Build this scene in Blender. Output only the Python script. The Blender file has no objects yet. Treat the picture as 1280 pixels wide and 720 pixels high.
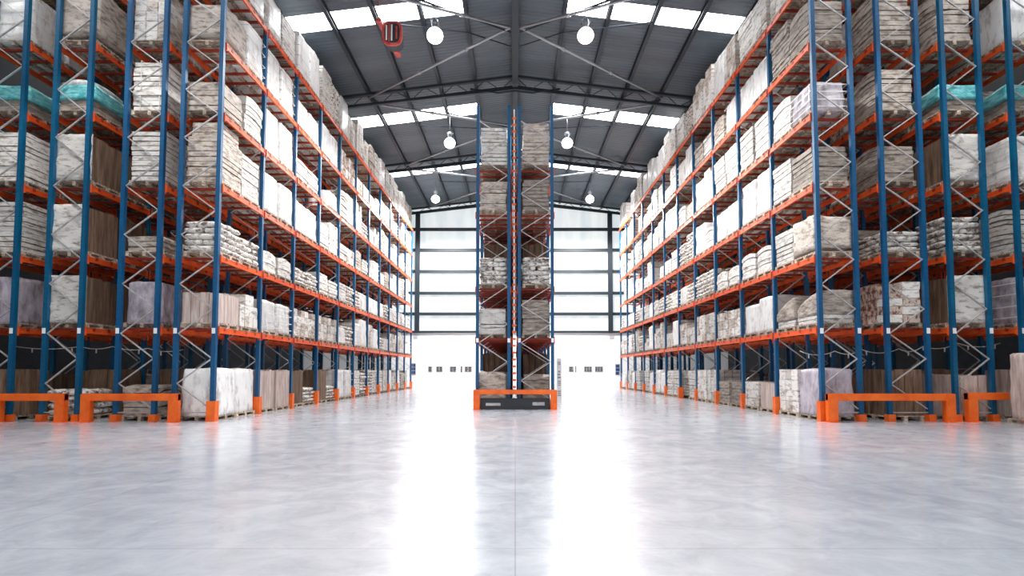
import bpy, bmesh, math, random
from mathutils import Vector, Matrix, noise
R = random.Random(7)
SC = bpy.context.scene
COL = SC.collection
PI = math.pi

# ------------------------------------------------------------ materials
def mat(name, col, rough=.6, metal=0., spec=.5):
    m = bpy.data.materials.new(name); m.use_nodes = True
    b = m.node_tree.nodes['Principled BSDF']
    b.inputs['Base Color'].default_value = (*col, 1)
    b.inputs['Roughness'].default_value = rough
    b.inputs['Metallic'].default_value = metal
    b.inputs['Specular IOR Level'].default_value = spec
    return m

def ramp(nt, fac, stops):
    r = nt.nodes.new('ShaderNodeValToRGB')
    el = r.color_ramp.elements
    while len(el) < len(stops): el.new(.5)
    for e, (p, c) in zip(el, stops):
        e.position = p; e.color = (*c, 1)
    nt.links.new(fac, r.inputs[0])
    return r.outputs[0]

def noisy(name, c1, c2, scale=4, rough=.6, metal=0., bump=.0, stretch=(1, 1, 1), detail=6, lo=.35, hi=.65, tone=0., bscale=None, spec=.5, dist=.02):
    """two-colour procedural noise material with an optional bump and a per-object tone shift"""
    m = mat(name, c1, rough, metal, spec)
    nt = m.node_tree; b = nt.nodes['Principled BSDF']
    tc = nt.nodes.new('ShaderNodeTexCoord'); mp = nt.nodes.new('ShaderNodeMapping')
    mp.inputs['Scale'].default_value = stretch
    oi = nt.nodes.new('ShaderNodeObjectInfo')
    off = nt.nodes.new('ShaderNodeVectorMath'); off.operation = 'MULTIPLY_ADD'
    nt.links.new(oi.outputs['Random'], off.inputs[0]); off.inputs[1].default_value = (37, 53, 71)
    nt.links.new(tc.outputs['Object'], off.inputs[2])
    nt.links.new(off.outputs[0], mp.inputs[0])
    n = nt.nodes.new('ShaderNodeTexNoise'); n.inputs['Scale'].default_value = scale
    n.inputs['Detail'].default_value = detail; n.inputs['Roughness'].default_value = .65
    nt.links.new(mp.outputs[0], n.inputs[0])
    col = ramp(nt, n.outputs[0], [(lo, c1), (hi, c2)])
    if tone:
        hs = nt.nodes.new('ShaderNodeHueSaturation')
        mr = nt.nodes.new('ShaderNodeMapRange')
        mr.inputs[3].default_value = 1 - tone; mr.inputs[4].default_value = 1 + tone * .5
        nt.links.new(oi.outputs['Random'], mr.inputs[0])
        nt.links.new(mr.outputs[0], hs.inputs['Value']); nt.links.new(col, hs.inputs['Color'])
        col = hs.outputs[0]
    nt.links.new(col, b.inputs['Base Color'])
    if bump:
        n2 = nt.nodes.new('ShaderNodeTexNoise'); n2.inputs['Scale'].default_value = bscale or scale * 2
        n2.inputs['Detail'].default_value = 4
        nt.links.new(mp.outputs[0], n2.inputs[0])
        bp = nt.nodes.new('ShaderNodeBump'); bp.inputs['Strength'].default_value = bump
        bp.inputs['Distance'].default_value = dist
        nt.links.new(n2.outputs[0], bp.inputs['Height']); nt.links.new(bp.outputs[0], b.inputs['Normal'])
    return m

def emit(name, col, s, base=(.8, .8, .8)):
    m = mat(name, base, .5)
    b = m.node_tree.nodes['Principled BSDF']
    b.inputs['Emission Color'].default_value = (*col, 1)
    b.inputs['Emission Strength'].default_value = s
    return m

M = {}
M['blue'] = noisy('blue_painted_steel', (.0, .068, .18), (.0, .10, .25), 3, .38, 0, 0, (1, 1, .3))
M['teal_blue'] = noisy('blue_worn_steel', (.0, .075, .18), (.0, .12, .24), 3, .4, 0, 0, (1, 1, .3))
M['orange'] = noisy('orange_painted_steel', (.85, .12, .012), (1., .19, .02), 3, .38)
M['red_orange'] = noisy('red_orange_painted_beam', (.74, .07, .012), (.95, .14, .02), 2.5, .42)
M['dark_red'] = noisy('shade_darkened_red_steel', (.24, .018, .008), (.46, .05, .016), 3, .55)  # support bar red, darkened to stand in for shade inside the racks
M['galv'] = noisy('galvanised_steel', (.42, .41, .42), (.62, .6, .6), 8, .4, .35)
M['wood'] = noisy('pallet_wood', (.22, .15, .10), (.78, .66, .54), 6, .8, 0, .3, (1, 3, 3), tone=.4)
M['white_board'] = noisy('white_wrapped_board', (.34, .29, .25), (.84, .81, .77), 3.4, .55, 0, .5, (1, 1, 3), tone=.22, bscale=9, dist=.03, lo=0.34, hi=0.5)
M['cream_board'] = noisy('cream_board', (.25, .19, .155), (.66, .58, .51), 3.4, .6, 0, .5, (1, 1, 3), tone=.25, bscale=9, dist=.03, lo=0.36, hi=0.54)
M['grey_board'] = noisy('grey_brown_board', (.17, .135, .11), (.46, .40, .35), 3.4, .6, 0, .5, (1, 1, 4), tone=.25, bscale=9, dist=.03, lo=0.36, hi=0.6)
M['film_white'] = noisy('white_stretch_film', (.50, .46, .43), (.90, .89, .88), 4, .28, 0, .6, (1, 1, .45), tone=.15, bscale=6, dist=.04, lo=0.32, hi=0.5)
M['film_lilac'] = noisy('lilac_grey_stretch_film', (.25, .21, .24), (.56, .51, .58), 4, .27, 0, .5, (1, 1, .45), tone=.1, bscale=6, dist=.04, lo=0.34, hi=0.6)
M['film_teal'] = noisy('teal_stretch_film', (.05, .34, .38), (.25, .68, .70), 5, .28, 0, .6, (1, .6, 2.5), lo=.38, hi=.6, bscale=8, dist=.03)
M['brown'] = noisy('brown_cardboard', (.105, .062, .038), (.30, .19, .125), 2.6, .75, 0, .3, (3, 3, .35), tone=.25)
M['rust'] = noisy('rust_brown_carton', (.20, .06, .03), (.66, .54, .46), 8, .7, 0, .3, (1, 1, .8), tone=.2, lo=0.42, hi=0.54)
M['pink'] = noisy('pale_pink_carton', (.42, .30, .26), (.74, .62, .57), 3, .7, 0, .3, (3, 3, .35), tone=.15)
M['strap'] = mat('packing_strap', (.72, .70, .66), .5)
M['sack'] = noisy('white_woven_sack', (.15, .10, .075), (.88, .84, .79), 6, .7, 0, .7, (1, 1, 1.5), tone=.15, bscale=12, dist=.03, lo=0.38, hi=0.52)
M['roofsteel'] = mat('dark_roof_steel', (.018, .028, .040), .5, .2)
M['rod'] = mat('pale_bracing_rod', (.36, .38, .41), .35, .5)
M['white_paint'] = mat('white_paint', (.88, .89, .90), .5)
M['wall_grey'] = noisy('dark_grey_wall_cladding', (.012, .014, .019), (.024, .028, .034), 1.5, .7)
M['dark'] = mat('dark_grey_plastic', (.03, .035, .045), .5)
M['navy'] = mat('navy_blue_panel', (.01, .05, .16), .5)
M['lamp'] = emit('lit_lamp_globe', (1, 1, 1), 5)
M['cable'] = mat('pale_cable', (.66, .62, .58), .5)
M['redpaint'] = noisy('red_painted_metal', (.50, .035, .03), (.72, .12, .09), 6, .4)

# skylight and daylit cladding
M['skylight'] = emit('translucent_skylight', (.96, .985, 1.), 7.5)
def cladding():
    m = mat('daylit_translucent_cladding', (.3, .33, .34), .5)
    nt = m.node_tree; b = nt.nodes['Principled BSDF']
    tc = nt.nodes.new('ShaderNodeTexCoord'); mp = nt.nodes.new('ShaderNodeMapping'); mp.inputs['Scale'].default_value = (1, 1, .15)
    n = nt.nodes.new('ShaderNodeTexNoise'); n.inputs['Scale'].default_value = 1.2; n.inputs['Detail'].default_value = 5
    nt.links.new(tc.outputs['Object'], mp.inputs[0]); nt.links.new(mp.outputs[0], n.inputs[0])
    c = ramp(nt, n.outputs[0], [(.35, (.62, .72, .76)), (.62, (.86, .90, .90))])
    nt.links.new(c, b.inputs['Emission Color']); b.inputs['Emission Strength'].default_value = CLAD
    return m
CLAD = .55
M['clad'] = cladding()

def roof_mat():
    m = mat('grey_corrugated_roof_sheet', (.12, .135, .155), .5)
    nt = m.node_tree; b = nt.nodes['Principled BSDF']
    tc = nt.nodes.new('ShaderNodeTexCoord')
    n = nt.nodes.new('ShaderNodeTexNoise'); n.inputs['Scale'].default_value = .5; n.inputs['Detail'].default_value = 5
    mp = nt.nodes.new('ShaderNodeMapping'); mp.inputs['Scale'].default_value = (.25, 2, 1)
    nt.links.new(tc.outputs['Object'], mp.inputs[0]); nt.links.new(mp.outputs[0], n.inputs[0])
    c = ramp(nt, n.outputs[0], [(.3, (.055, .075, .095)), (.7, (.095, .122, .15))])
    nt.links.new(c, b.inputs['Base Color'])
    w = nt.nodes.new('ShaderNodeTexWave'); w.bands_direction = 'Y'; w.inputs['Scale'].default_value = 1.3
    nt.links.new(tc.outputs['Object'], w.inputs[0])
    bp = nt.nodes.new('ShaderNodeBump'); bp.inputs['Strength'].default_value = .4; bp.inputs['Distance'].default_value = .04
    nt.links.new(w.outputs[0], bp.inputs['Height']); nt.links.new(bp.outputs[0], b.inputs['Normal'])
    return m
M['roof'] = roof_mat()

def floor_mat():
    m = mat('polished_concrete_floor', (.5, .5, .52), .2)
    nt = m.node_tree; b = nt.nodes['Principled BSDF']; L = nt.links
    tc = nt.nodes.new('ShaderNodeTexCoord')
    n = nt.nodes.new('ShaderNodeTexNoise'); n.inputs['Scale'].default_value = .55; n.inputs['Detail'].default_value = 9; n.inputs['Roughness'].default_value = .62
    n2 = nt.nodes.new('ShaderNodeTexNoise'); n2.inputs['Scale'].default_value = 2.2; n2.inputs['Detail'].default_value = 8; n2.inputs['Roughness'].default_value = .7
    n2.inputs['Distortion'].default_value = .8
    L.new(tc.outputs['Object'], n.inputs[0]); L.new(tc.outputs['Object'], n2.inputs[0])
    mx = nt.nodes.new('ShaderNodeMath'); mx.operation = 'MULTIPLY_ADD'; mx.inputs[1].default_value = .5
    L.new(n2.outputs[0], mx.inputs[0])
    h = nt.nodes.new('ShaderNodeMath'); h.operation = 'MULTIPLY'; h.inputs[1].default_value = .5
    L.new(n.outputs[0], h.inputs[0]); L.new(h.outputs[0], mx.inputs[2])
    c = ramp(nt, mx.outputs[0], [(.38, (.50, .545, .62)), (.5, (.59, .635, .71)), (.62, (.68, .72, .79))])
    # saw-cut joints
    br = nt.nodes.new('ShaderNodeTexBrick'); br.offset = 0
    br.inputs['Scale'].default_value = 1; br.inputs['Brick Width'].default_value = 4.6; br.inputs['Row Height'].default_value = 4.6
    br.inputs['Mortar Size'].default_value = .006
    br.inputs['Color1'].default_value = br.inputs['Color2'].default_value = (1, 1, 1, 1); br.inputs['Mortar'].default_value = (.75, .75, .78, 1)
    L.new(tc.outputs['Object'], br.inputs[0])
    mu = nt.nodes.new('ShaderNodeMix'); mu.data_type = 'RGBA'; mu.blend_type = 'MULTIPLY'; mu.inputs[0].default_value = 1
    L.new(c, mu.inputs[6]); L.new(br.outputs[0], mu.inputs[7])
    L.new(mu.outputs[2], b.inputs['Base Color'])
    mr = nt.nodes.new('ShaderNodeMapRange'); mr.inputs[1].default_value = .35; mr.inputs[2].default_value = .65
    mr.inputs[3].default_value = .2; mr.inputs[4].default_value = .27
    L.new(n2.outputs[0], mr.inputs[0]); L.new(mr.outputs[0], b.inputs['Roughness'])
    n3 = nt.nodes.new('ShaderNodeTexNoise'); n3.inputs['Scale'].default_value = 5; n3.inputs['Detail'].default_value = 5
    mp = nt.nodes.new('ShaderNodeMapping'); mp.inputs['Scale'].default_value = (.8, 1.5, 1)
    L.new(tc.outputs['Object'], mp.inputs[0]); L.new(mp.outputs[0], n3.inputs[0])
    bp = nt.nodes.new('ShaderNodeBump'); bp.inputs['Strength'].default_value = .16; bp.inputs['Distance'].default_value = .02
    L.new(n3.outputs[0], bp.inputs['Height']); L.new(bp.outputs[0], b.inputs['Normal'])
    b.inputs['Specular IOR Level'].default_value = .8
    b.inputs['Coat Weight'].default_value = .6; b.inputs['Coat Roughness'].default_value = .16
    return m
M['floor'] = floor_mat()

# ------------------------------------------------------------ mesh helpers
def box(bm, x0, x1, y0, y1, z0, z1, mi=0):
    v = [bm.verts.new(p) for p in ((x0, y0, z0), (x1, y0, z0), (x1, y1, z0), (x0, y1, z0), (x0, y0, z1), (x1, y0, z1), (x1, y1, z1), (x0, y1, z1))]
    for f in ((0, 3, 2, 1), (4, 5, 6, 7), (0, 1, 5, 4), (1, 2, 6, 5), (2, 3, 7, 6), (3, 0, 4, 7)):
        q = bm.faces.new([v[i] for i in f]); q.material_index = mi
    return v

def gridbox(bm, x0, x1, y0, y1, z0, z1, nx, ny, nz, fn=None, mi=0, smooth=True):
    """box with subdivided sides; fn moves each vertex"""
    vs = {}
    def V(i, j, k):
        if (i, j, k) not in vs:
            p = Vector((x0 + (x1 - x0) * i / nx, y0 + (y1 - y0) * j / ny, z0 + (z1 - z0) * k / nz))
            if fn: p = fn(p, i / nx * 2 - 1, j / ny * 2 - 1, k / nz * 2 - 1)
            vs[(i, j, k)] = bm.verts.new(p)
        return vs[(i, j, k)]
    def F(*a):
        f = bm.faces.new([V(*t) for t in a]); f.smooth = smooth; f.material_index = mi
    for i in range(nx):
        for j in range(ny):
            F((i, j, 0), (i, j + 1, 0), (i + 1, j + 1, 0), (i + 1, j, 0))
            F((i, j, nz), (i + 1, j, nz), (i + 1, j + 1, nz), (i, j + 1, nz))
    for i in range(nx):
        for k in range(nz):
            F((i, 0, k), (i + 1, 0, k), (i + 1, 0, k + 1), (i, 0, k + 1))
            F((i, ny, k), (i, ny, k + 1), (i + 1, ny, k + 1), (i + 1, ny, k))
    for j in range(ny):
        for k in range(nz):
            F((0, j, k), (0, j, k + 1), (0, j + 1, k + 1), (0, j + 1, k))
            F((nx, j, k), (nx, j + 1, k), (nx, j + 1, k + 1), (nx, j, k + 1))

def bar(bm, a, b, w, h=None, mi=0, up=(0, 0, 1)):
    """rectangular bar from a to b"""
    a, b = Vector(a), Vector(b); d = (b - a).normalized(); up = Vector(up)
    if abs(d.dot(up)) > .98: up = Vector((1, 0, 0))
    s = d.cross(up).normalized(); u = s.cross(d).normalized(); h = h or w
    c = [(-w / 2, -h / 2), (w / 2, -h / 2), (w / 2, h / 2), (-w / 2, h / 2)]
    A = [bm.verts.new(a + s * x + u * y) for x, y in c]; B = [bm.verts.new(b + s * x + u * y) for x, y in c]
    for i in range(4):
        f = bm.faces.new((A[i], A[(i + 1) % 4], B[(i + 1) % 4], B[i])); f.material_index = mi
    for q in (A[::-1], B):
        f = bm.faces.new(q); f.material_index = mi

def rod(bm, pts, r, n=8, mi=0):
    """tube along points"""
    pts = [Vector(p) for p in pts]; rings = []
    for i, p in enumerate(pts):
        d = (pts[min(i + 1, len(pts) - 1)] - pts[max(i - 1, 0)]).normalized()
        up = Vector((0, 0, 1)) if abs(d.z) < .9 else Vector((1, 0, 0))
        s = d.cross(up).normalized(); u = s.cross(d)
        rings.append([bm.verts.new(p + (s * math.cos(t) + u * math.sin(t)) * r) for t in [2 * PI * k / n for k in range(n)]])
    for a, b in zip(rings, rings[1:]):
        for k in range(n):
            f = bm.faces.new((a[k], a[(k + 1) % n], b[(k + 1) % n], b[k])); f.smooth = True; f.material_index = mi
    for q in (rings[0][::-1], rings[-1]):
        bm.faces.new(q).material_index = mi

def lathe(bm, prof, n=24, mi=0, c=(0, 0, 0)):
    rings = []
    for r, z in prof:
        rings.append([bm.verts.new((c[0] + max(r, .001) * math.cos(2 * PI * k / n), c[1] + max(r, .001) * math.sin(2 * PI * k / n), c[2] + z)) for k in range(n)])
    for a, b in zip(rings, rings[1:]):
        for k in range(n):
            f = bm.faces.new((a[k], a[(k + 1) % n], b[(k + 1) % n], b[k])); f.smooth = True; f.material_index = mi

def mesh(name, bm, mats, fix=True):
    if fix: bmesh.ops.recalc_face_normals(bm, faces=bm.faces)
    me = bpy.data.meshes.new(name); bm.to_mesh(me); bm.free()
    for m in (mats if isinstance(mats, (list, tuple)) else [mats]): me.materials.append(M[m] if isinstance(m, str) else m)
    return me
def obj(name, me, parent=None, loc=(0, 0, 0), rot=0):
    o = bpy.data.objects.new(name, me); COL.objects.link(o); o.location = loc; o.rotation_euler = (0, 0, rot)
    if parent: o.parent = parent
    return o
def tag(o, label, cat, group=None, kind=None):
    o['label'] = label; o['category'] = cat
    if group: o['group'] = group
    if kind: o['kind'] = kind
    return o
def thing(name, label, cat, loc=(0, 0, 0), group=None):
    o = bpy.data.objects.new(name, None); COL.objects.link(o); o.location = loc; o.empty_display_size = .2
    return tag(o, label, cat, group)
def structure(name, bm, m, parent=None):
    o = obj(name, mesh(name, bm, m), parent)
    if not parent: o['kind'] = 'structure'
    return o
def part(name, bm, m, parent, label=None):
    o = obj(name, mesh(name, bm, m), parent)
    if label: o['label'] = label
    return o

# ------------------------------------------------------------ room
HR = 17.25; SL = .125; WX = 19.0; YB = 50.0; YF = -5.0
def rz(x): return HR - SL * abs(x)

bm = bmesh.new(); box(bm, -WX - .3, WX + .3, YF, YB + .3, -.2, 0); structure('floor', bm, 'floor')
for s, nm in ((-1, 'wall_left'), (1, 'wall_right')):
    bm = bmesh.new(); box(bm, min(s * WX, s * (WX + .25)), max(s * WX, s * (WX + .25)), YF, YB, 0, rz(WX)); structure(nm, bm, 'wall_grey')
bm = bmesh.new(); box(bm, -WX - .25, WX + .25, YB, YB + .25, 0, 4.9); structure('wall_back', bm, 'white_paint')

# roof with openings for the skylights
strips = [(4.2, 5.4), (13.3, 14.5), (22.45, 23.6), (31.75, 33.1), (40.3, 41.75)]
SX0 = 2.15
bm = bmesh.new()
def slab(s, xa, xb, ya, yb, t0=0, t1=.08, mi=0):
    vs = []
    for x in (xa, xb):
        for y in (ya, yb):
            for t in (t0, t1): vs.append(bm.verts.new((s * x, y, rz(x) + t)))
    for f in ((0, 1, 3, 2), (4, 6, 7, 5), (0, 4, 5, 1), (2, 3, 7, 6), (0, 2, 6, 4), (1, 5, 7, 3)):
        bm.faces.new([vs[i] for i in f]).material_index = mi
for s in (-1, 1):
    slab(s, 0, SX0, YF, YB + .25)
    y = YF
    for a, b in strips + [(YB + .25, None)]:
        slab(s, SX0, WX + .25, y, a)
        y = b
structure('ceiling', bm, 'roof')
k = 1
for a, b in strips:
    for s in (-1, 1):
        bm = bmesh.new(); slab(s, SX0, WX - .2, a, b, .01, .05); structure('window_%d' % k, bm, 'skylight'); k += 1

# upper back wall: daylit translucent cladding in one sheet per side of the ridge
for s in (-1, 1):
    bm = bmesh.new(); vs = []
    for x in (0, WX):
        for z in (4.9, rz(x) - .02):
            for y in (YB + .05, YB + .12): vs.append(bm.verts.new((s * x, y, z)))
    for f in ((0, 2, 3, 1), (4, 5, 7, 6), (0, 1, 5, 4), (2, 6, 7, 3), (0, 4, 6, 2), (1, 3, 7, 5)):
        bm.faces.new([vs[i] for i in f])
    structure('window_%d' % k, bm, 'clad'); k += 1

# girts and columns of the back wall
girt_n = 1
for z, h in ((4.95, .16), (6.55, .26), (8.42, .26), (10.38, .26), (12.32, .26), (14.2, .26)):
    bm = bmesh.new(); box(bm, -WX, WX, YB - .18, YB + .04, z - h / 2, z + h / 2); structure('trim_%d' % girt_n, bm, 'roofsteel'); girt_n += 1
for x in (-17.4, -8.75, 0, 8.5, 17.4):
    bm = bmesh.new()
    box(bm, x - .2, x + .2, YB - .42, YB - .38, 4.9, rz(x) - .5); box(bm, x - .2, x + .2, YB - .22, YB - .185, 4.9, rz(x) - .5); box(bm, x - .02, x + .02, YB - .38, YB - .22, 4.9, rz(x) - .5)
    tag(obj('wall_column', mesh('wall_column', bm, 'roofsteel')), {-17.4: 'dark steel column on the back wall in its left corner', -8.75: 'dark steel column on the back wall beside the left aisle rack', 0: 'dark steel column on the back wall hidden behind the centre rack',
         8.5: 'dark steel column on the back wall beside the right aisle rack', 17.4: 'dark steel column on the back wall in its right corner'}[x], 'column')

# purlins: long dark members following the roof towards the back wall
for i, x in enumerate((2.12, 4.0, 5.9, 7.75, 9.6, 11.5, 13.4, 15.3, 17.2)):
    for s in (-1, 1):
        bm = bmesh.new(); X = s * x; z = rz(x)
        box(bm, X - .085, X + .085, YF, YB - .2, z - .24, z - .21); box(bm, X - .012, X + .012, YF, YB - .2, z - .21, z - .03); box(bm, X - .085, X + .085, YF, YB - .2, z - .03, z - .005)
        nth = ('first', 'second', 'third', 'fourth', 'fifth', 'sixth', 'seventh', 'eighth', 'ninth')[i]
        tag(obj('roof_purlin', mesh('roof_purlin', bm, 'roofsteel')), 'dark steel purlin under the roof, %s one %s of the ridge' % (nth, 'left' if s < 0 else 'right'), 'roof beam', 'purlins under the roof')
bm = bmesh.new()
box(bm, -.15, .15, YF, YB - .2, HR - .50, HR - .46); box(bm, -.03, .03, YF, YB - .2, HR - .46, HR - .08); box(bm, -.15, .15, YF, YB - .2, HR - .10, HR - .06)
tag(obj('ridge_beam', mesh('ridge_beam', bm, 'roofsteel')), 'wide dark steel ridge beam running along the top of the roof', 'roof beam')

# rafter frames across the hall: one thing each, top and bottom chords with web
for y, nm in ((19.3, 'nearest the camera'), (29.2, 'second from the camera'), (39.0, 'third from the camera'), (49.4, 'against the back wall')):
    t = thing('roof_frame', 'dark steel roof frame spanning the hall, %s' % nm, 'roof frame', (0, y, 0), 'frames across the roof')
    bm = bmesh.new()
    for s in (-1, 1): bar(bm, (0, -.55, HR - .36), (s * WX, -.55, rz(WX) - .36), .16, .12); bar(bm, (0, .55, HR - .36), (s * WX, .55, rz(WX) - .36), .16, .12)
    part('top_chord', bm, 'roofsteel', t)
    bm = bmesh.new()
    for s in (-1, 1): bar(bm, (0, 0, HR - .72), (s * WX, 0, rz(WX) - .5), .14, .14)
    part('bottom_chord', bm, 'roofsteel', t)
    bm = bmesh.new(); n = 12
    for s in (-1, 1):
        for i in range(n):
            xa = s * WX * i / n; xb = s * WX * (i + .5) / n; xc = s * WX * (i + 1) / n
            zb = lambda x: HR - .72 + (rz(WX) - .5 - HR + .72) * abs(x) / WX
            for yy in (-.55, .55):
                rod(bm, [(xa, yy, rz(xa) - .36), (xb, 0, zb(xb))], .022, 6); rod(bm, [(xb, 0, zb(xb)), (xc, yy, rz(xc) - .36)], .022, 6)
    part('web_rods', bm, 'roofsteel', t)
    if y < 49:
        bm = bmesh.new()
        for s in (-1, 1):
            rod(bm, [(0, -.3, HR - 1.0), (s * .9, -.1, HR - 1.02), (s * 2.4, 0, HR - .75)], .05, 8)
        part('knee_brace', bm, 'roofsteel', t)
# cross bracing rods in the roof plane, one assembly per roof bay
def xbrace(y0, ym, y1, near):
    t = thing('roof_bracing', 'pale cross bracing rods fanning from the ridge beam, %s' % near, 'roof bracing', (0, ym, 0))
    def R_(pts, r, mt, n=8, nm='rod'):
        bm = bmesh.new(); rod(bm, [(a, b - ym, c) for a, b, c in pts], r, n); part(nm, bm, mt, t)
    for s in (-1, 1):
        for yb in (y1 - .3, y0 + .3):
            a = Vector((s * .22, ym, HR - .52)); b = Vector((s * 7.75, yb, rz(7.75) - .42))
            R_([a, b], .06, 'rod', 10)
            for p in (.27, .6):
                q = a.lerp(b, p); d = (b - a).normalized() * .08; R_([q - d, q + d], .09, 'rod', 10, 'coupling')
        R_([(s * .22, ym + .3, HR - .55), (s * 4.0, ym - 2.4, rz(4) - .33)], .04, 'roofsteel', nm='tie')
        R_([(s * 5.9, ym - 1.2, rz(5.9) - .3), (s * 2.12, ym + .3, rz(2.12) - .3), (s * .22, ym + 1.4, HR - .55)], .03, 'roofsteel', 6, 'tie')
xbrace(19.3, 24.2, 29.2, 'in the nearest roof bay'); xbrace(29.2, 34.2, 39.0, 'in the middle roof bay'); xbrace(39.0, 44.2, 49.2, 'in the farthest roof bay')

# ------------------------------------------------------------ high bay lamps
lamp_proto = None
def lamp(x, y, z, label, r=.33, power=500, ang=166):
    t = thing('pendant_lamp', label, 'lamp', (x, y, z), 'lamps hanging from the roof')
    bm = bmesh.new(); rod(bm, [(0, 0, .62), (0, 0, rz(x) - z - .02)], .018, 6); part('hanger', bm, 'rod', t)
    bm = bmesh.new(); lathe(bm, [(.001, .66), (.13, .65), (.15, .45), (.10, .36), (.19, .30), (.001, .29)], 20)
    for a in range(5):
        q = 2 * PI * a / 5; rod(bm, [(.12 * math.cos(q), .12 * math.sin(q), .4), (.2 * math.cos(q), .2 * math.sin(q), .62)], .014, 5)
    part('ballast_housing', bm, 'rod', t)
    bm = bmesh.new(); n = 12
    lathe(bm, [(r * math.sin(PI * i / n), -r * .92 * math.cos(PI * i / n)) for i in range(n + 1)], 28); part('globe', bm, 'lamp', t, 'glowing white globe')
    ld = bpy.data.lights.new('lamp_light', 'SPOT'); ld.spot_size = math.radians(ang); ld.spot_blend = .35; ld.energy = power; ld.shadow_soft_size = .36; ld.color = (1, .985, .96)
    lo = bpy.data.objects.new('lamp_light', ld); COL.objects.link(lo); lo.location = (0, 0, -.72); lo.parent = t
    return t
LP = 1250
for x, y, z, l, p in ((-3.25, 22, 15, 'large bright pendant lamp left of the ridge, nearest of the left lamps', 1.8), (2.85, 22, 15, 'large bright pendant lamp right of the ridge, nearest of the right lamps', 1.8),
                (-3.9, 32.7, 15, 'bright pendant lamp left of the centre rack top, under the second skylight', .9), (3.1, 32.7, 15, 'bright pendant lamp right of the centre rack top, under the second skylight', .9),
                (-6.3, 43.6, 15, 'small far pendant lamp near the back wall on the left', 4.), (5.9, 43.6, 15, 'small far pendant lamp near the back wall on the right', 4.)):
    lamp(x, y, z, l, power=LP * p, ang=(150 if y < 25 else 166))
for x, w in ((-11, 'far left'), (-4, 'inner left'), (4, 'inner right'), (11, 'far right')):  # lamps added out of view to brighten the floor before the racks
    lamp(x, 12.6, 15, 'added unseen pendant lamp above the cross aisle in front of the racks, %s' % w, power=LP * .75, ang=96)

# ------------------------------------------------------------ pallet loads (one mesh set per kind, copied)
W, D = 1.24, 1.08     # along the rack, across the rack
PH = .144
def pallet_bm():
    bm = bmesh.new()
    for j in range(8):
        y = -W / 2 + .05 + j * (W - .1) / 7; box(bm, -D / 2, D / 2, y - .045, y + .045, PH - .022, PH)
    for x in (-D / 2 + .05, 0, D / 2 - .05):
        for y in (-W / 2 + .07, 0, W / 2 - .07): box(bm, x - .05, x + .05, y - .07, y + .07, .022, .1)
        box(bm, x - .05, x + .05, -W / 2, W / 2, 0, .022)
        box(bm, x - .05, x + .05, -W / 2, W / 2, .1, PH - .022)
    return bm
PALLET = mesh('pallet', pallet_bm(), 'wood')
# heavy version whose deck boards read as teeth from the aisle
def nz(p, s, k): return noise.noise(Vector((p.x * s + k * 7.3, p.y * s + k * 3.1, p.z * s - k * 5.7)))

def g_boards(h, seed, sag=0, groups=None, step=0):
    r = random.Random(seed); bm = bmesh.new(); z = PH; n = max(2, round(h / .15)); t = h / n; gx = gy = 0; gi = 0
    for i in range(n):
        if r.random() < .22: gx = r.uniform(-.035, .035); gy = r.uniform(-.045, .045)
        ins = .02 + (step if i > n * .68 else 0) + (r.uniform(0, .03))
        thin = .014 if r.random() < .6 else .04
        dx, dy = gx + r.uniform(-.008, .008), gy + r.uniform(-.01, .01)
        z1 = z + t
        def fn(p, a, b, c, z=z):
            p = p.copy(); p.z += -sag * .16 * (b * b) * ((z - PH) / h + .3) + nz(p, 2.2, seed + 1) * .014
            p.x += nz(p, 4, seed + i) * .012; p.y += nz(p, 4, seed + i + 9) * .012; return p
        gridbox(bm, -D / 2 + ins + dx, D / 2 - ins + dx, -W / 2 + ins + dy, W / 2 - ins + dy, z, z1 - thin, 4, 5, 1, fn, smooth=False)
        box(bm, -D / 2 + ins + dx + .03, D / 2 - ins + dx - .03, -W / 2 + ins + dy + .03, W / 2 - ins + dy - .03, z1 - thin - .03, z1 - .0, 1) if i < n - 1 and not sag else None
        z = z1
    return bm
def g_film(h, seed, dome=.03, ribs=1):
    bm = bmesh.new()
    def fn(p, a, b, c):
        p = p.copy(); rr = .07
        if abs(a) > .98 and abs(b) > .98: p.x -= math.copysign(rr * .5, a); p.y -= math.copysign(rr * .5, b)
        k = nz(p, 3.0, seed) * .035 + nz(Vector((p.x * 1, p.y * 1, p.z * .25)), 9, seed + 3) * .016 * ribs
        pin = -.03 * (c + 1) / 2
        p.x += math.copysign(1, a) * (k + pin) if abs(a) > .98 else 0
        p.y += math.copysign(1, b) * (k + pin) if abs(b) > .98 else 0
        if c > .98:
            p.z += dome * (1 - a * a) * (1 - b * b) + nz(p, 3, seed + 5) * .03
            if abs(a) > .98 or abs(b) > .98: p.z -= .035
        return p
    gridbox(bm, -D / 2 + .02, D / 2 - .02, -W / 2 + .02, W / 2 - .02, PH * .75, PH + h, 10, 12, 10, fn)
    return bm
def g_bands(h, seed):
    bm = bmesh.new()
    for f in (.12, .36, .62, .86):
        z = PH + h * f; e = .012
        for (a, b) in (((-D / 2 - e, -W / 2 - e, z), (D / 2 + e, -W / 2 - e, z)), ((-D / 2 - e, W / 2 + e, z), (D / 2 + e, W / 2 + e, z)), ((-D / 2 - e, -W / 2 - e, z), (-D / 2 - e, W / 2 + e, z)), ((D / 2 + e, -W / 2 - e, z), (D / 2 + e, W / 2 + e, z))):
            bar(bm, a, b, .006, .03)
    return bm
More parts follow.
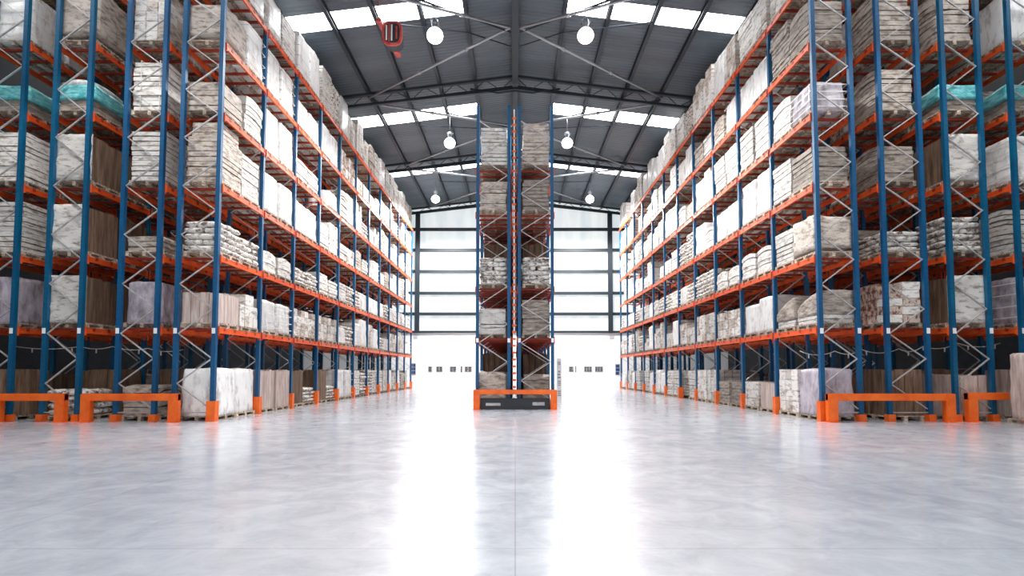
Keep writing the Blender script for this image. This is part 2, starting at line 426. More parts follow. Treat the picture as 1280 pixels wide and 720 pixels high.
def g_cartons(h, seed, nx=2, ny=3, zh=.3):
    r = random.Random(seed); bm = bmesh.new(); n = max(1, round(h / zh)); t = h / n
    for k in range(n):
        for i in range(nx):
            for j in range(ny):
                if k == n - 1 and r.random() < .18 and n > 2: continue
                x0 = -D / 2 + .02 + (D - .04) * i / nx; y0 = -W / 2 + .02 + (W - .04) * j / ny
                g = .008; jx, jy = r.uniform(-.012, .012), r.uniform(-.012, .012)
                def fn(p, a, b, c): 
                    p = p.copy(); p.x += nz(p, 5, seed) * .012; p.y += nz(p, 5, seed + 4) * .012; return p
                gridbox(bm, x0 + g + jx, x0 + (D - .04) / nx - g + jx, y0 + g + jy, y0 + (W - .04) / ny - g + jy, PH + k * t + .002, PH + (k + 1) * t - .008, 2, 2, 2, fn, mi=0 if r.random() < .7 else 1, smooth=False)
    return bm
def g_sacks(h, seed):
    r = random.Random(seed); bm = bmesh.new(); n = max(2, round(h / .17)); t = h / n
    for k in range(n):
        nx, ny = (2, 2) if k % 2 else (1, 3)
        for i in range(nx):
            for j in range(ny):
                x0 = -D / 2 + D * i / nx; y0 = -W / 2 + W * j / ny; jx, jy = r.uniform(-.03, .03), r.uniform(-.03, .03)
                def fn(p, a, b, c):
                    p = p.copy(); q = max(abs(a), abs(b)); cx = x0 + D / nx / 2; cy = y0 + W / ny / 2
                    s = 1 - .07 * c * c - .03 * (abs(a) * abs(b)); p.x = cx + (p.x - cx) * s + jx + nz(p, 5, seed) * .02; p.y = cy + (p.y - cy) * s + jy + nz(p, 5, seed + 3) * .02
                    zc = PH + (k + .5) * t; p.z = zc + (p.z - zc) * (1.12 - .5 * q ** 6) + nz(p, 4, seed + 2) * .02; return p
                gridbox(bm, x0 + .01, x0 + D / nx - .01, y0 + .01, y0 + W / ny - .01, PH + k * t, PH + (k + 1) * t, 4, 4, 2, fn)
    return bm
def g_panels(h, seed):
    r = random.Random(seed); bm = bmesh.new(); n = 6
    for axis in (0, 1):
        pass
    for j in range(n):
        y0 = -W / 2 + .02 + (W - .04) * j / n
        for i in range(4):
            x0 = -D / 2 + .02 + (D - .04) * i / 4; hh = h * r.uniform(.95, 1)
            box(bm, x0 + .006 + r.uniform(0, .01), x0 + (D - .04) / 4 - .004, y0 + .006, y0 + (W - .04) / n - .006 + r.uniform(0, .008), PH, PH + hh, 0)
    return bm
def g_mound(h, seed):
    """sheeted mound that slopes down towards one end"""
    bm = bmesh.new()
    def fn(p, a, b, c):
        p = p.copy()
        if c > -.98:
            k = (c + 1) / 2; p.z -= h * .55 * k * max(0, (b * .5 + .5)) ** 1.6 + h * .1 * a * a * k; p.z += nz(p, 3, seed) * .03
            p.x += nz(p, 4, seed + 3) * .03; p.y += nz(p, 4, seed + 6) * .03
        return p
    gridbox(bm, -D / 2 + .02, D / 2 - .02, -W / 2 + .02, W / 2 - .02, PH, PH + h, 8, 10, 6, fn)
    return bm
def g_drape(h, seed):
    """wavy sheet hanging over a pile"""
    bm = bmesh.new()
    def fn(p, a, b, c):
        p = p.copy(); p.z += nz(p, 2.6, seed) * .09 * (c + 1.4) / 2 + (.05 * (1 - b * b) if c > 0 else 0)
        k = nz(p, 5, seed + 3) * .05
        if abs(a) > .98: p.x += math.copysign(k, a)
        if abs(b) > .98: p.y += math.copysign(k, b)
        return p
    gridbox(bm, -D / 2, D / 2, -W / 2, W / 2, PH + h * .1, PH + h, 10, 12, 8, fn)
    return bm

cache = {}
def goods(kind, h, v):
    """list of (part name, mesh, label) for one kind of load"""
    hq = round(h / .15) * .15; key = (kind, hq, v)
    if key in cache: return cache[key]
    sd = v * 13 + len(kind) * 5 + int(hq * 20); out = []
    if kind in ('white', 'cream', 'grey', 'stepped'):
        out.append(('board_stack', mesh('board_stack', g_boards(hq, sd, sag=(.5 if v == 2 else 0), step=.07 if kind == 'stepped' else 0), [{'white': 'white_board', 'stepped': 'cream_board'}.get(kind, kind + '_board'), 'grey_board']), None))
        bm = bmesh.new()
        for x in (-.28, .28):
            e = .004; zt = PH + hq + .006
            bar(bm, (x, -W / 2 + .0, PH), (x, -W / 2 + .0, zt), .025, .005, up=(0, 1, 0)); bar(bm, (x, -W / 2, zt), (x, W / 2, zt), .025, .005); bar(bm, (x, W / 2, zt), (x, W / 2, PH), .025, .005, up=(0, 1, 0))
        if v == 1: out.append(('strap', mesh('strap', bm, 'strap'), None))
        else: bm.free()
    elif kind in ('film', 'lilac'):
        out.append(('film_wrap', mesh('film_wrap', g_film(hq, sd), 'film_white' if kind == 'film' else 'film_lilac'), None))
        if v == 0: out.append(('edge_band', mesh('edge_band', g_bands(hq, sd), 'strap'), None))
    elif kind in ('carton', 'rust'):
        a = ('white_board', 'cream_board') if kind == 'carton' else ('rust', 'white_board')
        out.append(('carton_stack', mesh('carton_stack', g_cartons(hq, sd, 2 + v % 2, 3 + (v > 1), .26 + .05 * v), list(a)), None))
    elif kind == 'sack': out.append(('sack_pile', mesh('sack_pile', g_sacks(hq, sd), 'sack'), None))
    elif kind in ('brown', 'pink'):
        out.append(('carton_block', mesh('carton_block', g_panels(hq, sd), kind), None))
        if v == 2:
            bm = bmesh.new(); box(bm, -D / 2, D / 2, -W / 2, W / 2, PH + hq, PH + hq + .02); out.append(('cover_sheet', mesh('cover_sheet', bm, 'cream_board'), None))
    elif kind == 'faced':
        out.append(('carton_block', mesh('carton_block', g_panels(hq, sd), 'brown'), None))
        bm = bmesh.new()
        def fn(p, a, b, c):
            p = p.copy(); p.y += nz(p, 6, sd) * .05 if b < -.9 else 0; return p
        gridbox(bm, -D / 2 - .005, D / 2 - .01, -W / 2 - .05, -W / 2 + .0, PH, PH + hq + .02, 10, 1, 12, fn)
        out.append(('front_sheet', mesh('front_sheet', bm, 'white_board'), 'crumpled white sheet'))
    elif kind == 'teal':
        lo = .32
        out.append(('board_stack', mesh('board_stack', g_boards(lo, sd), ['grey_board', 'white_board']), None))
        bm = bmesh.new()
        def fn(p, a, b, c):
            p = p.copy(); k = nz(Vector((p.x * .4, p.y * .4, p.z * 3)), 5, sd) * .03
            if abs(a) > .98: p.x += math.copysign(k, a)
            if abs(b) > .98: p.y += math.copysign(k, b)
            p.z += nz(p, 1.5, sd) * .04
            return p
        gridbox(bm, -D / 2 - .03, D / 2 + .03, -W / 2 - .02, W / 2 + .02, PH + lo, PH + lo + .42, 10, 12, 5, fn)
        out.append(('film_wrap', mesh('film_wrap', bm, 'film_teal'), 'teal stretch film'))
        if v == 1:
            bm = bmesh.new()
            def fn2(p, a, b, c):
                p = p.copy()
                if c > 0: p.z -= .22 * a * a * (1 if a < 0 else .4) + .05 * b * b
                return p
            gridbox(bm, -D / 2 + .02, D / 2 - .02, -W / 2 + .02, W / 2 - .02, PH + lo + .4, PH + lo + .66, 8, 6, 2, fn2); out.append(('hump', mesh('hump', bm, 'film_white'), 'white rounded top'))
    elif kind == 'mound':
        out.append(('base_layer', mesh('base_layer', g_boards(.24, sd), ['white_board', 'grey_board']), None))
        bm = g_mound(hq, sd); bmesh.ops.translate(bm, verts=bm.verts, vec=(0, 0, .22)); out.append(('cover_sheet', mesh('cover_sheet', bm, 'grey_board'), None))
    elif kind == 'drape':
        out.append(('cover_sheet', mesh('cover_sheet', g_drape(hq, sd), 'cream_board'), None))
    cache[key] = out
    return out
LOOK = {'white': 'white stack of flat boards', 'cream': 'cream stack of flat boards', 'grey': 'grey-brown stack of flat boards', 'stepped': 'cream stepped stack of boards', 'film': 'white film-wrapped load',
        'lilac': 'lilac-grey film-wrapped load', 'carton': 'white carton stack', 'rust': 'brown and white carton stack', 'sack': 'white sack pile', 'brown': 'dark brown carton block', 'pink': 'pinkish carton block',
        'faced': 'brown cartons behind crumpled white sheet', 'teal': 'load banded in teal film', 'mound': 'grey sheeted sloping mound', 'drape': 'cream draped pile'}
LEV = ['on the floor', 'first level', 'second level', 'third level', 'fourth level', 'fifth level', 'top level']
NTH = ['first', 'second', 'third', 'fourth', 'fifth', 'sixth', 'seventh', 'eighth', 'ninth', 'tenth', 'eleventh']

slots = []   # dicts: x, y, z, kind, h, v, rot, prio, label, group
# ------------------------------------------------------------ racks
BAY = 2.76
ZL = [2.61, 4.70, 6.80, 8.93, 11.07, 13.2]
BH = .15
def post_bm(h):
    """channel upright with a lipped back; open side towards +y, origin at its foot"""
    bm = bmesh.new(); w, d, t = .06, .06, .012
    box(bm, -w, w, -d, -d + t, .01, h)                       # web
    box(bm, -w, -w + t, -d + t, d, .01, h); box(bm, w - t, w, -d + t, d, .01, h)
    box(bm, -w + t, -w + t + .025, d - t, d, .01, h); box(bm, w - t - .025, w - t, d - t, d, .01, h)
    box(bm, -w - .03, w + .03, -d - .03, d + .03, 0, .012)      # foot plate
    # hook slots as recessed dark-edged rivets down both edges of the web
    z = .5
    while z < h - .1:
        for x in (-.035, .035): box(bm, x - .009, x + .009, -d - .003, -d, z, z + .03, 1)
        z += .15
    return bm
pcache = {}
def shared(key, fn, mats):
    if key not in pcache: pcache[key] = mesh(key[0], fn(), mats)
    return pcache[key]

def rack(label, x0, x1, y0, nb, H, levels, aisle, prot, post_mat='blue', sign=None):
    """x0 = x of the aisle-side post line, x1 = other post line; aisle = +1/-1 direction of the aisle"""
    t = thing('pallet_rack', label, 'pallet rack', (0, y0, 0), 'pallet racks')
    pm = shared(('post', round(H, 1), post_mat), lambda: post_bm(H), [post_mat, 'dark'])
    hw = .075
    for i in range(nb + 1):
        for x in (x0, x1):
            p = obj('post', pm, t, (x, i * BAY, 0))
            if x == x0 or i == 0:
                big = prot and x == x0
                def pb(big=big):
                    bm = bmesh.new(); w = .13 if big else .10; hh = .58 if big else .2
                    box(bm, -w, w, -.11, -.072, .0, hh); box(bm, -w, -w + .03, -.072, .09, 0, hh); box(bm, w - .03, w, -.072, .09, 0, hh)
                    box(bm, -w, w, -.125, -.11, 0, .05)
                    return bm
                f = obj('foot_guard', shared(('foot_guard', big), pb, 'orange'), p); f['label'] = 'orange steel foot guard'
            if i == 0:
                for lz in levels[:1]:
                    def sb():
                        bm = bmesh.new(); box(bm, -.05, .05, -.072, -.0655, 0, .16); return bm
                    obj('label_plate', shared(('label_plate', 1), sb, 'white_paint'), p, (0, 0, lz - .1))['label'] = 'small white label plate'
    # end-frame bracing, a zigzag between the two post lines
    def brb():
        bm = bmesh.new(); xa, xb = sorted((x0, x1)); a, b = xa + .06, xb - .06; z = .35; k = 0; step = .72
        bar(bm, (a, 0, .25), (b, 0, .25), .03, .045, up=(0, 1, 0))
        while z + step < H - .05:
            p, q = ((a, b) if k % 2 else (b, a)); bar(bm, (p, .012 * (-1) ** k, z), (q, .012 * (-1) ** k, z + step), .03, .045, up=(0, 1, 0)); z += step; k += 1
        return bm
    me = shared(('bracing', round(x0, 2), round(x1, 2), round(H, 1)), brb, 'galv')
    for i in range(nb + 1): obj('bracing', me, t, (0, i * BAY, 0))
    # beams with end connectors
    def bb():
        bm = bmesh.new(); a, b = .078, BAY - .078
        for s in (-1,):
            box(bm, -.025, .025, a, b, -BH / 2, BH / 2); box(bm, -.032, -.025, a, b, BH / 2 - .03, BH / 2); box(bm, -.032, -.025, a, b, -BH / 2, -BH / 2 + .03)
        for y in (a, b): box(bm, -.04, .04, y - .012, y + .012, -.14, .13)
        for y in (a + .03, b - .03): box(bm, -.042, -.03, y - .02, y + .05 if y < 1 else y + .02, -.09, -.05)
        return bm
    me = shared(('beam', 1), bb, 'red_orange')
    xo = x0 + aisle * .06; xi = x1 - aisle * .06
    n = 0; extra = []
    for i in range(nb):
        for lz in levels:
            b = obj('beam', me, t, (xo, i * BAY, lz))
            if aisle > 0: b.scale = (-1, 1, 1)
            n += 1
    for i in range(nb):
        for lz in levels:
            if n < 98:
                b = obj('beam', me, t, (xi, i * BAY, lz)); n += 1
                if aisle < 0: b.scale = (-1, 1, 1)
            else: extra.append((i, lz))
    if extra:
        bm = bmesh.new()
        for i, lz in extra:
            a, b = .078 + i * BAY, BAY - .078 + i * BAY; box(bm, xi - .03, xi + .03, a, b, lz - BH / 2, lz + BH / 2)
            for y in (a, b): box(bm, xi - .04, xi + .04, y - .012, y + .012, lz - .14, lz + .13)
        o = part('beam', bm, 'red_orange', t); o['kind'] = 'stuff'
    # pallet support bars across the beams
    xa, xb = sorted((xo, xi))
    def cb():
        bm = bmesh.new(); box(bm, xa - .0, xb + .0, -.04, .04, BH / 2 - .05, BH / 2 + .012); box(bm, xa - .035, xa, -.05, .05, BH / 2 - .08, BH / 2 + .014); box(bm, xb, xb + .035, -.05, .05, BH / 2 - .08, BH / 2 + .014); return bm
    me = shared(('support_bar', round(xa, 2), round(xb, 2)), cb, 'dark_red')
    n = 0; extra = []
    for i in range(nb):
        for lz in levels:
            for f in (.14, .36, .62, .84):
                if n < 96: obj('support_bar', me, t, (0, i * BAY + f * BAY, lz)); n += 1
                elif f in (.14, .62): extra.append((i * BAY + f * BAY, lz))
    if extra:
        bm = bmesh.new()
        for y, lz in extra: box(bm, xa, xb, y - .04, y + .04, lz + BH / 2 - .05, lz + BH / 2 + .012)
        o = part('support_bar', bm, 'dark_red', t); o['kind'] = 'stuff'
    return t

def fill(rowname, x0, x1, y0, bays, levels, aisle, table, rnd, side, prio, every=2, floor_level=True, lead=''):
    cx = (x0 + x1) / 2 + aisle * .03
    for i in range(bays):
        zs = ([0.0] if floor_level else []) + [z + BH / 2 + .014 for z in levels]
        for li, z in enumerate(zs):
            lv = li if floor_level else li + 1
            for q in range(every):
                spec = table.get((i, lv, q)) or table.get((i, lv)) or rnd(i, lv, q)
                if spec is None: continue
                kind, h, v = spec
                w = 1.28; y = y0 + i * BAY + .10 + w * (q + .5) - (.02 if q == 0 else 0)
                r = random.Random(i * 131 + lv * 17 + q * 7 + int(x0 * 10))
                pos = '%s bay%s, %s' % (NTH[i], (', nearer pallet', ', farther pallet')[q] if every > 1 else '', LEV[lv])
                slots.append(dict(x=cx + r.uniform(-.03, .03), y=y + r.uniform(-.02, .02), z=z, kind=kind, h=h, v=v, rot=r.uniform(-.012, .012), prio=prio(i, lv, q, y),
                                  label='%s, %s, %s' % (LOOK[kind], pos, rowname), group='pallet loads in the ' + side))

def rand_A(seed):
    def f(i, lv, q):
        r = random.Random(seed * 1000 + i * 37 + lv * 5 + q * 211)
        if lv == 6: h = r.choice((1.35, 1.5, 1.65, 1.8)); 
        elif lv == 0: h = r.choice((1.2, 1.35, 1.35))
        else: h = r.choice((.75, .9, 1.05, 1.2, 1.35, 1.5))
        kind = r.choice(('white', 'white', 'white', 'film', 'film', 'film', 'carton', 'sack', 'carton', 'cream'))
        if lv == 1: kind = r.choice(('film', 'carton', 'carton', 'sack', 'film'))
        if lv == 2: h = min(h, .9); kind = r.choice(('white', 'sack', 'film'))
        if r.random() < .07: return None
        return kind, h, r.randrange(3)
    return f
def rand_dark(seed):
    def f(i, lv, q):
        r = random.Random(seed * 1000 + i * 37 + lv * 5 + q * 211)
        if seed > 30 and i + q > 0 and lv in (0, 2): return 'brown', 2.1 if lv == 0 else 2.25, q  # deeper centre loads made tall and brown to block bright gaps
        return r.choice(('brown', 'brown', 'grey', 'cream', 'rust', 'white')), r.choice((.75, 1.05, 1.2, 1.35)), r.randrange(3)
    return f
YL = 16.1; YR = 16.1
XL = [(-8.66, -9.76), (-10.33, -11.42), (-12.52, -13.53), (-14.47, -15.55)]
XR = [(8.8, 9.88), (10.71, 11.86), (12.61, 13.67), (14.6, 15.7)]
names = [('left', XL, 1, YL), ('right', XR, -1, YR)]
rkname = ['tall blue and orange pallet rack lining the %s aisle', 'blue and orange pallet rack just behind the %s aisle rack', 'third pallet rack outward on the %s side, holding teal-banded load', 'outermost pallet rack at the %s edge of the photo']
TL = {
 0: {(0,0,0):('film',1.35,1),(0,0,1):('film',1.35,2),(0,1,0):('pink',.9,0),(0,1,1):('carton',1.05,2),(0,2,0):('sack',.9,0),(0,2,1):('sack',.75,1),(0,3,0):('stepped',1.8,0),(0,3,1):('white',1.35,0),(0,4,0):('cream',.9,0),(0,4,1):('white',1.2,2),
     (0,5,0):('drape',1.05,0),(0,5,1):('film',1.5,0),(0,6,0):('white',1.5,0),(1,0):('pink',1.35,0),(1,1):('film',1.05,0),(1,2):('white',.75,2),(1,3):('film',1.35,1),(1,4):('film',1.5,2),(1,5):('film',1.5,0),(2,0):('brown',1.35,1),(2,0,1):('sack',.6,0),(3,0):('brown',1.35,0),(3,0,1):('sack',.6,1),
     (2,1):('carton',1.05,0),(3,1):('carton',1.05,1),(2,2):('sack',.6,0),(2,3):('film',1.2,2),(2,4):('white',.75,0),(2,5):('film',1.05,1),(3,5):('film',1.35,2),(4,5):('rust',1.2,0)},
 1: {(0,0,0):('cream',.9,2),(0,1,0):('lilac',1.2,1),(0,2,0):('cream',.45,0),(0,3,0):('white',1.5,0),(0,4,0):('white',1.5,1),(0,5,0):('carton',1.5,1),(0,1,1):('pink',1.2,0),(0,2,1):('brown',.75,0),(0,3,1):('rust',1.35,0),(0,4,1):('cream',1.35,0),(0,5,1):('film',1.5,0),(0,0,1):('brown',1.35,0)},
 2: {(0,0,0):('sack',.75,0),(0,1,0):('faced',1.35,0),(0,2,0):('faced',1.35,1),(0,3,0):('faced',1.35,2),(0,4,0):('teal',.9,1),(0,5,0):('drape',1.5,0),(0,1,1):('brown',1.35,0),(0,2,1):('brown',1.35,1),(0,3,1):('brown',1.35,0),(0,4,1):('teal',.9,0),(0,0,1):('brown',1.35,0)},
 3: {(0,0,0):('brown',1.35,0),(0,1,0):('lilac',1.35,2),(0,2,0):('white',1.5,0),(0,3,0):('white',1.5,1),(0,4,0):('teal',.9,0),(0,5,0):('film',1.5,0),(0,0,1):('brown',1.2,0),(0,1,1):('lilac',1.35,1),(0,2,1):('white',1.5,1),(0,3,1):('white',1.5,0),(0,4,1):('teal',.9,0),(0,5,1):('film',1.5,2)},
}
TR = {
 0: {(0,0,0):('lilac',1.35,1),(0,0,1):('carton',1.35,1),(0,1,0):('mound',.75,0),(0,1,1):('mound',.75,1),(0,2,0):('drape',1.05,1),(0,2,1):('white',1.05,0),(0,3,0):('grey',1.05,0),(0,3,1):('white',1.2,1),(0,4,0):('lilac',.9,0),(0,4,1):('white',1.2,2),(0,5,0):('grey',1.35,2),(0,5,1):('cream',1.5,0),
     (1,0):('pink',.9,1),(1,0,1):('carton',.9,1),(1,1):('film',1.2,1),(1,1,1):('film',1.05,2),(1,2):('white',.9,2),(1,3):('film',1.5,2),(1,4):('white',1.35,0),(1,5):('film',1.2,1),(2,0):('grey',.9,1),(2,1):('carton',1.05,2),(2,2):('white',.75,2),(2,3):('film',1.2,1),(3,0):('carton',1.35,1),(3,2):('sack',1.05,0),(3,1):('carton',1.2,1),(2,4):('white',1.35,1)},
 1: {(0,0,0):('brown',1.35,0),(0,1,0):('rust',1.2,0),(0,2,0):('sack',.6,0),(0,3,0):('grey',1.2,2),(0,4,0):('cream',1.35,2),(0,5,0):('cream',1.5,0),(0,1,1):('rust',1.2,1),(0,5,1):('film',1.5,0),(0,0,1):('brown',1.2,0)},
 2: {(0,0,0):('pink',1.2,0),(0,1,0):('faced',1.35,0),(0,2,0):('sack',1.05,1),(0,3,0):('faced',1.35,1),(0,4,0):('teal',.9,0),(0,5,0):('cream',1.5,2),(0,1,1):('brown',1.35,0),(0,2,1):('cream',.75,0),(0,3,1):('brown',1.35,0),(0,4,1):('teal',.9,0),(0,5,1):('film',1.35,1),(0,0,1):('brown',1.35,0)},
 3: {(0,0,0):('pink',1.35,1),(0,1,0):('lilac',1.35,0),(0,2,0):('white',1.35,2),(0,3,0):('film',1.35,0),(0,4,0):('teal',.9,0),(0,5,0):('film',1.5,1),(0,2,1):('sack',1.2,1)},
}
for sd, XX, ai, y0 in names:
    T = TL if sd == 'left' else TR
    for r, (xa, xb) in enumerate(XX):
        nb = (11, 11, 3, 3)[r]
        rack(rkname[r] % sd, xa, xb, y0, nb, 13.3 if r == 0 else 15.2, ZL, ai, r == 0, 'blue' if r < 2 else 'teal_blue')
        nm = ['%s aisle rack' % sd, 'second rack %s' % sd, 'third rack %s' % sd, 'outermost rack %s' % sd][r]
        fill(nm, xa, xb, y0, (11, 11, 2, 2)[r], ZL, ai, T[r], rand_A(1 if sd == 'left' else 2) if r == 0 else rand_dark(r + (10 if ai > 0 else 20)), '%s racks' % sd,
             (lambda i, lv, q, y: y) if r == 0 else (lambda i, lv, q, y: y + 4 * q if i == 0 else 60))
# second bays of the outer racks, mostly hidden, seen through the gaps
for sd, XX, ai, y0 in names:
    for r in (2, 3):
        pass

# centre racks: two rows back to back with row spacers
YC = 21.3; ZC = [2.62, 4.55, 7.45, 9.22]
CL = (-1.43, -.27); CR = (1.43, .20)
CL = (-1.44, -.24); CR = (1.42, .16)
TC = {'l': {(0,0):('drape',1.2,0),(0,1):('white',1.05,2),(0,2):('sack',1.05,1),(0,3):('cream',1.2,2),(0,4):('white',1.5,0)},
      'r': {(0,0):('grey',1.2,2),(0,1):('grey',1.35,0),(0,2):('sack',1.05,0),(0,3):('grey',1.2,0),(0,4):('cream',1.65,0)}}
for nm, (xa, xb), ai, key in (('left', CL, -1, 'l'), ('right', CR, 1, 'r')):
    rack('tall narrow pallet rack in the centre of the hall, %s of the back-to-back pair' % nm, xa, xb, YC, 8, 11.75, ZC, ai, False)
    fill('centre rack, %s row' % nm, xa, xb, YC, 8, ZC, ai, TC[key], rand_dark(33 if ai > 0 else 44), 'centre rack', lambda i, lv, q, y: y if (i == 0 and q == 0) else 70)
t = thing('row_spacer', 'red and white ladder of spacers between the two centre racks', 'rack spacer', (-.04, YC, 0))
bm = bmesh.new(); box(bm, -.022, .022, -.02, .02, .6, 11.6); part('strip', bm, 'white_paint', t)
bm = bmesh.new(); z = .8
while z < 11.4: box(bm, -.07, .07, -.045, -.02, z, z + .07); z += .26
part('rung', bm, 'red_orange', t)['kind'] = 'stuff'

# ------------------------------------------------------------ place the loads
slots.sort(key=lambda s: s['prio'])
LIM = 298
for n, s in enumerate(slots[:LIM]):
    t = thing('pallet_load', s['label'], 'pallet load', (s['x'], s['y'], s['z'] + .002), s['group']); t.rotation_euler.z = s['rot']
    obj('pallet', PALLET, t)
    for nm, me, lab in goods(s['kind'], s['h'], s['v']):
        o = obj(nm, me, t)
        if lab: o['label'] = lab
bm = bmesh.new(); mats = []
for s in slots[LIM:]:
    Mx = Matrix.Translation((s['x'], s['y'], s['z'] + .002)) @ Matrix.Rotation(s['rot'], 4, 'Z')
    for me in [PALLET] + [g[1] for g in goods(s['kind'], s['h'], s['v'])]:
        n0 = len(bm.faces); v0 = len(bm.verts); bm.from_mesh(me); bm.verts.ensure_lookup_table(); bm.faces.ensure_lookup_table()
        for v in bm.verts[v0:]: v.co = Mx @ v.co
        idx = []
        for m in me.materials:
            if m not in mats: mats.append(m)
            idx.append(mats.index(m))
        for f in bm.faces[n0:]: f.material_index = idx[min(f.material_index, len(idx) - 1)]
tag(obj('far_pallet_load', mesh('far_pallet_load', bm, mats, fix=False)), 'tightly ranked pale pallet loads at the far ends of the racks, too many to tell apart', 'pallet load', None, 'stuff')

# ------------------------------------------------------------ orange rack-end guards
def guard(x0, x1, y, h, label, pw=.27, rail_h=.2, post1=True, base=False):
    t = thing('guard_rail', label, 'guard rail', ((x0 + x1) / 2, y, 0), 'orange guard rails')
    w = (x1 - x0) / 2
    bm = bmesh.new(); box(bm, -w, w, -.08, .08, h - rail_h, h); bmesh.ops.bevel(bm, geom=bm.edges[:], offset=.015, segments=2, affect='EDGES'); part('rail', bm, 'orange', t)
    for s in (-1, 1):
        if s > 0 and not post1: continue
        bm = bmesh.new(); c = s * (w - pw / 2); box(bm, c - pw / 2, c + pw / 2, -.1, .1, .012, h - .005); bmesh.ops.bevel(bm, geom=bm.edges[:], offset=.015, segments=2, affect='EDGES'); p = part('post', bm, 'orange', t)
        bm = bmesh.new(); box(bm, c - pw / 2 - .03, c + pw / 2 + .03, -.16, .16, 0, .014)
        for a in (-1, 1): lathe(bm, [(.001, .03), (.018, .03), (.018, .014)], 8, c=(c + a * (pw / 2 - .02), -.13, 0))
        part('foot_plate', bm, 'orange', p)
GY = 15.82; px = lambda p: (p - 644) / 700 * 15.9
guard(px(-3), px(88), GY, .80, 'orange steel guard rail at the far left rack ends')
guard(px(108), px(228), GY, .80, 'orange steel guard rail before the second rack end, left of the aisle')
guard(px(1030), px(1187), GY, .80, 'long orange steel guard rail at the right aisle rack corner')
guard(px(1206), px(1300), GY + .1, .82, 'orange steel guard rail running off the right edge')
guard(-1.56, 1.56, YC - .3, .74, 'orange steel guard rail across the foot of the centre racks', pw=.24, rail_h=.17)

# dark kick barrier low under the centre guard
t = thing('barrier_board', 'low dark board with pale patches under the centre guard rail', 'barrier', (0, YC - .2, 0))
bm = bmesh.new(); box(bm, -1.3, 1.3, -.03, .03, .0, .42); box(bm, -1.3, 1.3, -.05, .05, .0, .03); part('board', bm, 'dark', t)
bm = bmesh.new(); box(bm, -1.1, -.55, -.036, -.03, .14, .24); box(bm, .65, 1.1, -.036, -.03, .15, .27); part('patch', bm, 'galv', t)

# pinkish wrapped load standing in front at the right edge
t = thing('pallet_load', 'tall pinkish wrapped load standing in front of the racks at the right edge', 'pallet load', (14.15, 14.95, .0))
obj('pallet', PALLET, t); bm = g_film(1.77, 91); o = part('film_wrap', bm, 'pink', t)

# sagging pale cables between posts above the floor bays
def cable(pts, label, sag=.08):
    bm = bmesh.new(); P = []
    for (a, b) in zip(pts, pts[1:]):
        a, b = Vector(a), Vector(b)
        for i in range(8):
            u = i / 8; p = a.lerp(b, u); p.z -= sag * 4 * u * (1 - u); P.append(p)
    P.append(Vector(pts[-1])); rod(bm, P, .014, 6)
    for i in range(2, len(P) - 1, 5): rod(bm, [P[i], P[i] - Vector((0, 0, .13))], .02, 6)
    tag(obj('hanging_cable', mesh('hanging_cable', bm, 'cable')), label, 'cable', 'cables across the rack ends')
cable([(-15.6, 17.5, 2.2), (-13.53, 17.4, 2.2), (-12.52, 17.4, 2.2), (-11.42, 17.4, 2.14), (-10.33, 17.4, 2.1)], 'pale cable with short droppers sagging behind the left rack ends')
cable([(8.8, 17.3, 2.05), (9.88, 17.3, 2.05), (10.71, 17.3, 2.1), (11.86, 17.3, 2.12), (12.61, 17.3, 2.2), (13.67, 17.3, 2.3), (15.0, 17.3, 2.3)], 'pale cable with short droppers sagging behind the right rack ends', .12)

# ------------------------------------------------------------ red drum hanging from a purlin
t = thing('hose_reel', 'red slatted oval drum on a red rail hanging under the left roof slope', 'reel', (-5.0, 22.0, 14.98))
bm = bmesh.new(); bar(bm, (-.48, -.25, .52), (-.2, 2.3, .50), .2, .12); part('rail', bm, 'redpaint', t)
bm = bmesh.new()
for y in (0, 2.1): rod(bm, [(-.46 + .11 * y, y, .5), (-.6, y, rz(5.6) - 14.98 - .02)], .025, 6)
rod(bm, [(-.44, .1, .5), (0, 0, .40)], .03, 6); rod(bm, [(-.40, .5, .5), (0, .2, .40)], .03, 6)
part('hanger', bm, 'redpaint', t)
def oval(y0, y1, sx, sz, cx, cz, mi=0, n=28):
    A = []; B = []
    for k in range(n):
        a = 2 * PI * k / n; c, s_ = math.cos(a), math.sin(a); e = .62
        X = cx + sx * math.copysign(abs(c) ** e, c); Z = cz + sz * math.copysign(abs(s_) ** e, s_); A.append(bm.verts.new((X, y0, Z))); B.append(bm.verts.new((X, y1, Z)))
    for k in range(n): bm.faces.new((A[k], A[(k + 1) % n], B[(k + 1) % n], B[k])).material_index = mi
    bm.faces.new(A).material_index = mi; bm.faces.new(B[::-1]).material_index = mi
bm = bmesh.new(); oval(-.25, .25, .36, .46, .08, -.05, 0); part('drum', bm, 'dark', t, 'dark oval drum')
bm = bmesh.new(); oval(-.3, -.22, .40, .50, .08, -.05, 0); part('rim', bm, 'redpaint', t)
bm = bmesh.new(); oval(-.315, -.29, .31, .40, .08, -.05, 0); part('face_plate', bm, 'dark', t, 'dark face plate')
for x, m_, hh in ((-.14, 'white_paint', .30), (-.03, 'redpaint', .36), (.07, 'white_paint', .33), (.17, 'dark', .34), (.26, 'redpaint', .26)):
    bm = bmesh.new(); box(bm, x - .028, x + .028, -.34, -.31, -.05 - hh, -.05 + hh); part('slat', bm, m_, t, {'white_paint': 'white slat', 'redpaint': None, 'dark': 'dark slat'}[m_])

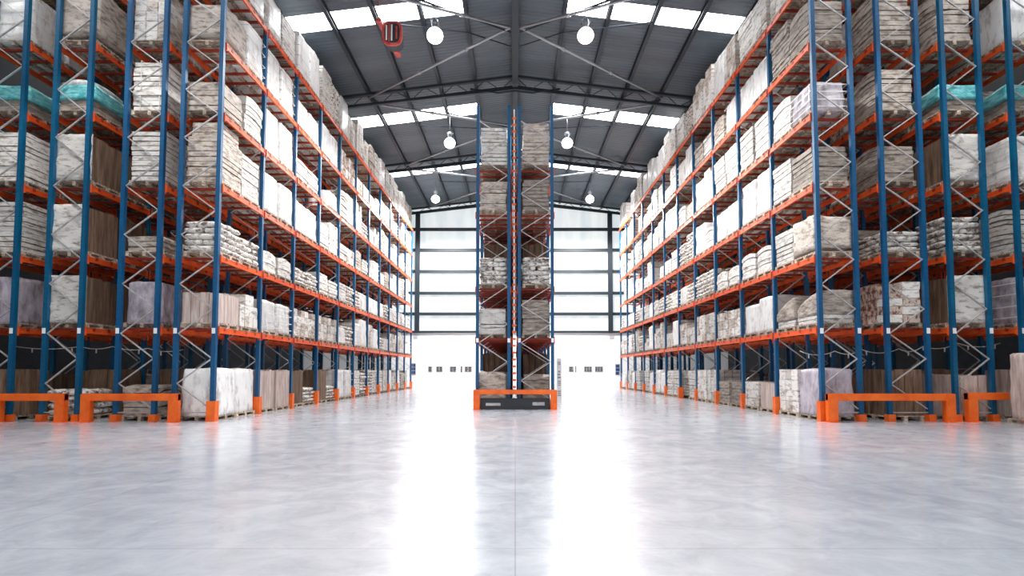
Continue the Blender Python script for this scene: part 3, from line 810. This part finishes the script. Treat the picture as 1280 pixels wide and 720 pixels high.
# ------------------------------------------------------------ small notices and equipment at the back wall
def notice(xp, wpx, yp, hpx, label, m='dark'):
    s = 14.0; x = (xp - 644) / s; z = 1.43 + (464 - yp) / s; w = wpx / s / 2; h = hpx / s / 2
    t = thing('wall_notice', label, 'notice', (x, YB - .03, z), 'dark notices on the back wall')
    bm = bmesh.new(); box(bm, -w, w, -.01, .02, -h, h); part('panel', bm, 'galv', t)
    bm = bmesh.new(); n = max(1, int(w * 2 / .22)); r = random.Random(int(xp))
    for i in range(n):
        for j in range(3):
            a = -w + .02 + (2 * w - .04) * i / n; z0 = -h + .03 + (2 * h - .06) * j / 3; box(bm, a + .01, a + (2 * w - .04) / n * r.uniform(.75, .95), -.016, -.01, z0 + .015, z0 + (2 * h - .06) / 3 * .9)
    part('mark', bm, m, t)
for xp, w, l in ((538, 5, 'small dark notice on the white wall, leftmost left of the centre rack'), (549.5, 8, 'dark notice on the white wall, second left of the centre rack'), (566.5, 8, 'dark notice on the white wall, third left of the centre rack'), (577, 2.5, 'narrow dark notice on the white wall, left of the centre rack'), (585.5, 9, 'dark notice on the white wall, nearest the left of the centre rack'),
                 (714, 6, 'dark notice on the white wall, nearest the right of the centre rack'), (719.5, 1.6, 'narrow dark notice on the white wall, right of the centre rack'), (735, 10, 'wide dark notice on the white wall between the centre and right racks'), (748.5, 10, 'dark notice on the white wall, rightmost before the right rack')):
    notice(xp, w, 461.5, 7 if w > 3 else 8, l)
notice(516.5, 7, 461, 14, 'tall navy notice on the white wall beside the left aisle rack', 'navy')
notice(772, 6, 462, 14, 'tall navy notice on the white wall beside the right aisle rack', 'navy')
# slim white post with dark marks to the right of the centre rack
t = thing('sign_post', 'slim white upright sign with dark marks, just right of the centre rack', 'sign', (1.92, 24.5, 0))
bm = bmesh.new(); box(bm, -.1, .1, -.02, .02, 0, 2.0); box(bm, -.16, .16, -.14, .14, 0, .03); part('board', bm, 'white_paint', t)
bm = bmesh.new(); r = random.Random(4)
for (za, zb) in ((.35, .62), (.8, 1.05), (1.12, 1.5), (1.72, 1.86)):
    for k in range(3): z0 = za + (zb - za) * k / 3; box(bm, -.075 + r.uniform(0, .03), .075 - r.uniform(0, .03), -.026, -.02, z0, z0 + (zb - za) / 3 * .6)
part('mark', bm, 'rod', t)

# ------------------------------------------------------------ light
w = bpy.data.worlds.new('world'); SC.world = w; w.use_nodes = True
bg = w.node_tree.nodes['Background']; bg.inputs[0].default_value = (1., .95, .915, 1); bg.inputs[1].default_value = .52

# ------------------------------------------------------------ camera
cd = bpy.data.cameras.new('camera'); cam = bpy.data.objects.new('camera', cd); COL.objects.link(cam); SC.camera = cam
P = math.radians(3); F = 700
cam.location = (0, 0, 1.43); cam.rotation_euler = (PI / 2 + P, 0, 0)
cd.sensor_width = 36; cd.lens = F / 1280 * 36; cd.clip_end = 200; cd.clip_start = .05
cd.shift_x = -4 / 1280; cd.shift_y = (464 - F * math.tan(P) - 360) / 1280
vs = SC.view_settings; vs.view_transform = 'Standard'; vs.look = 'None'; vs.gamma = 1; vs.use_curve_mapping = False; vs.exposure = 0.58
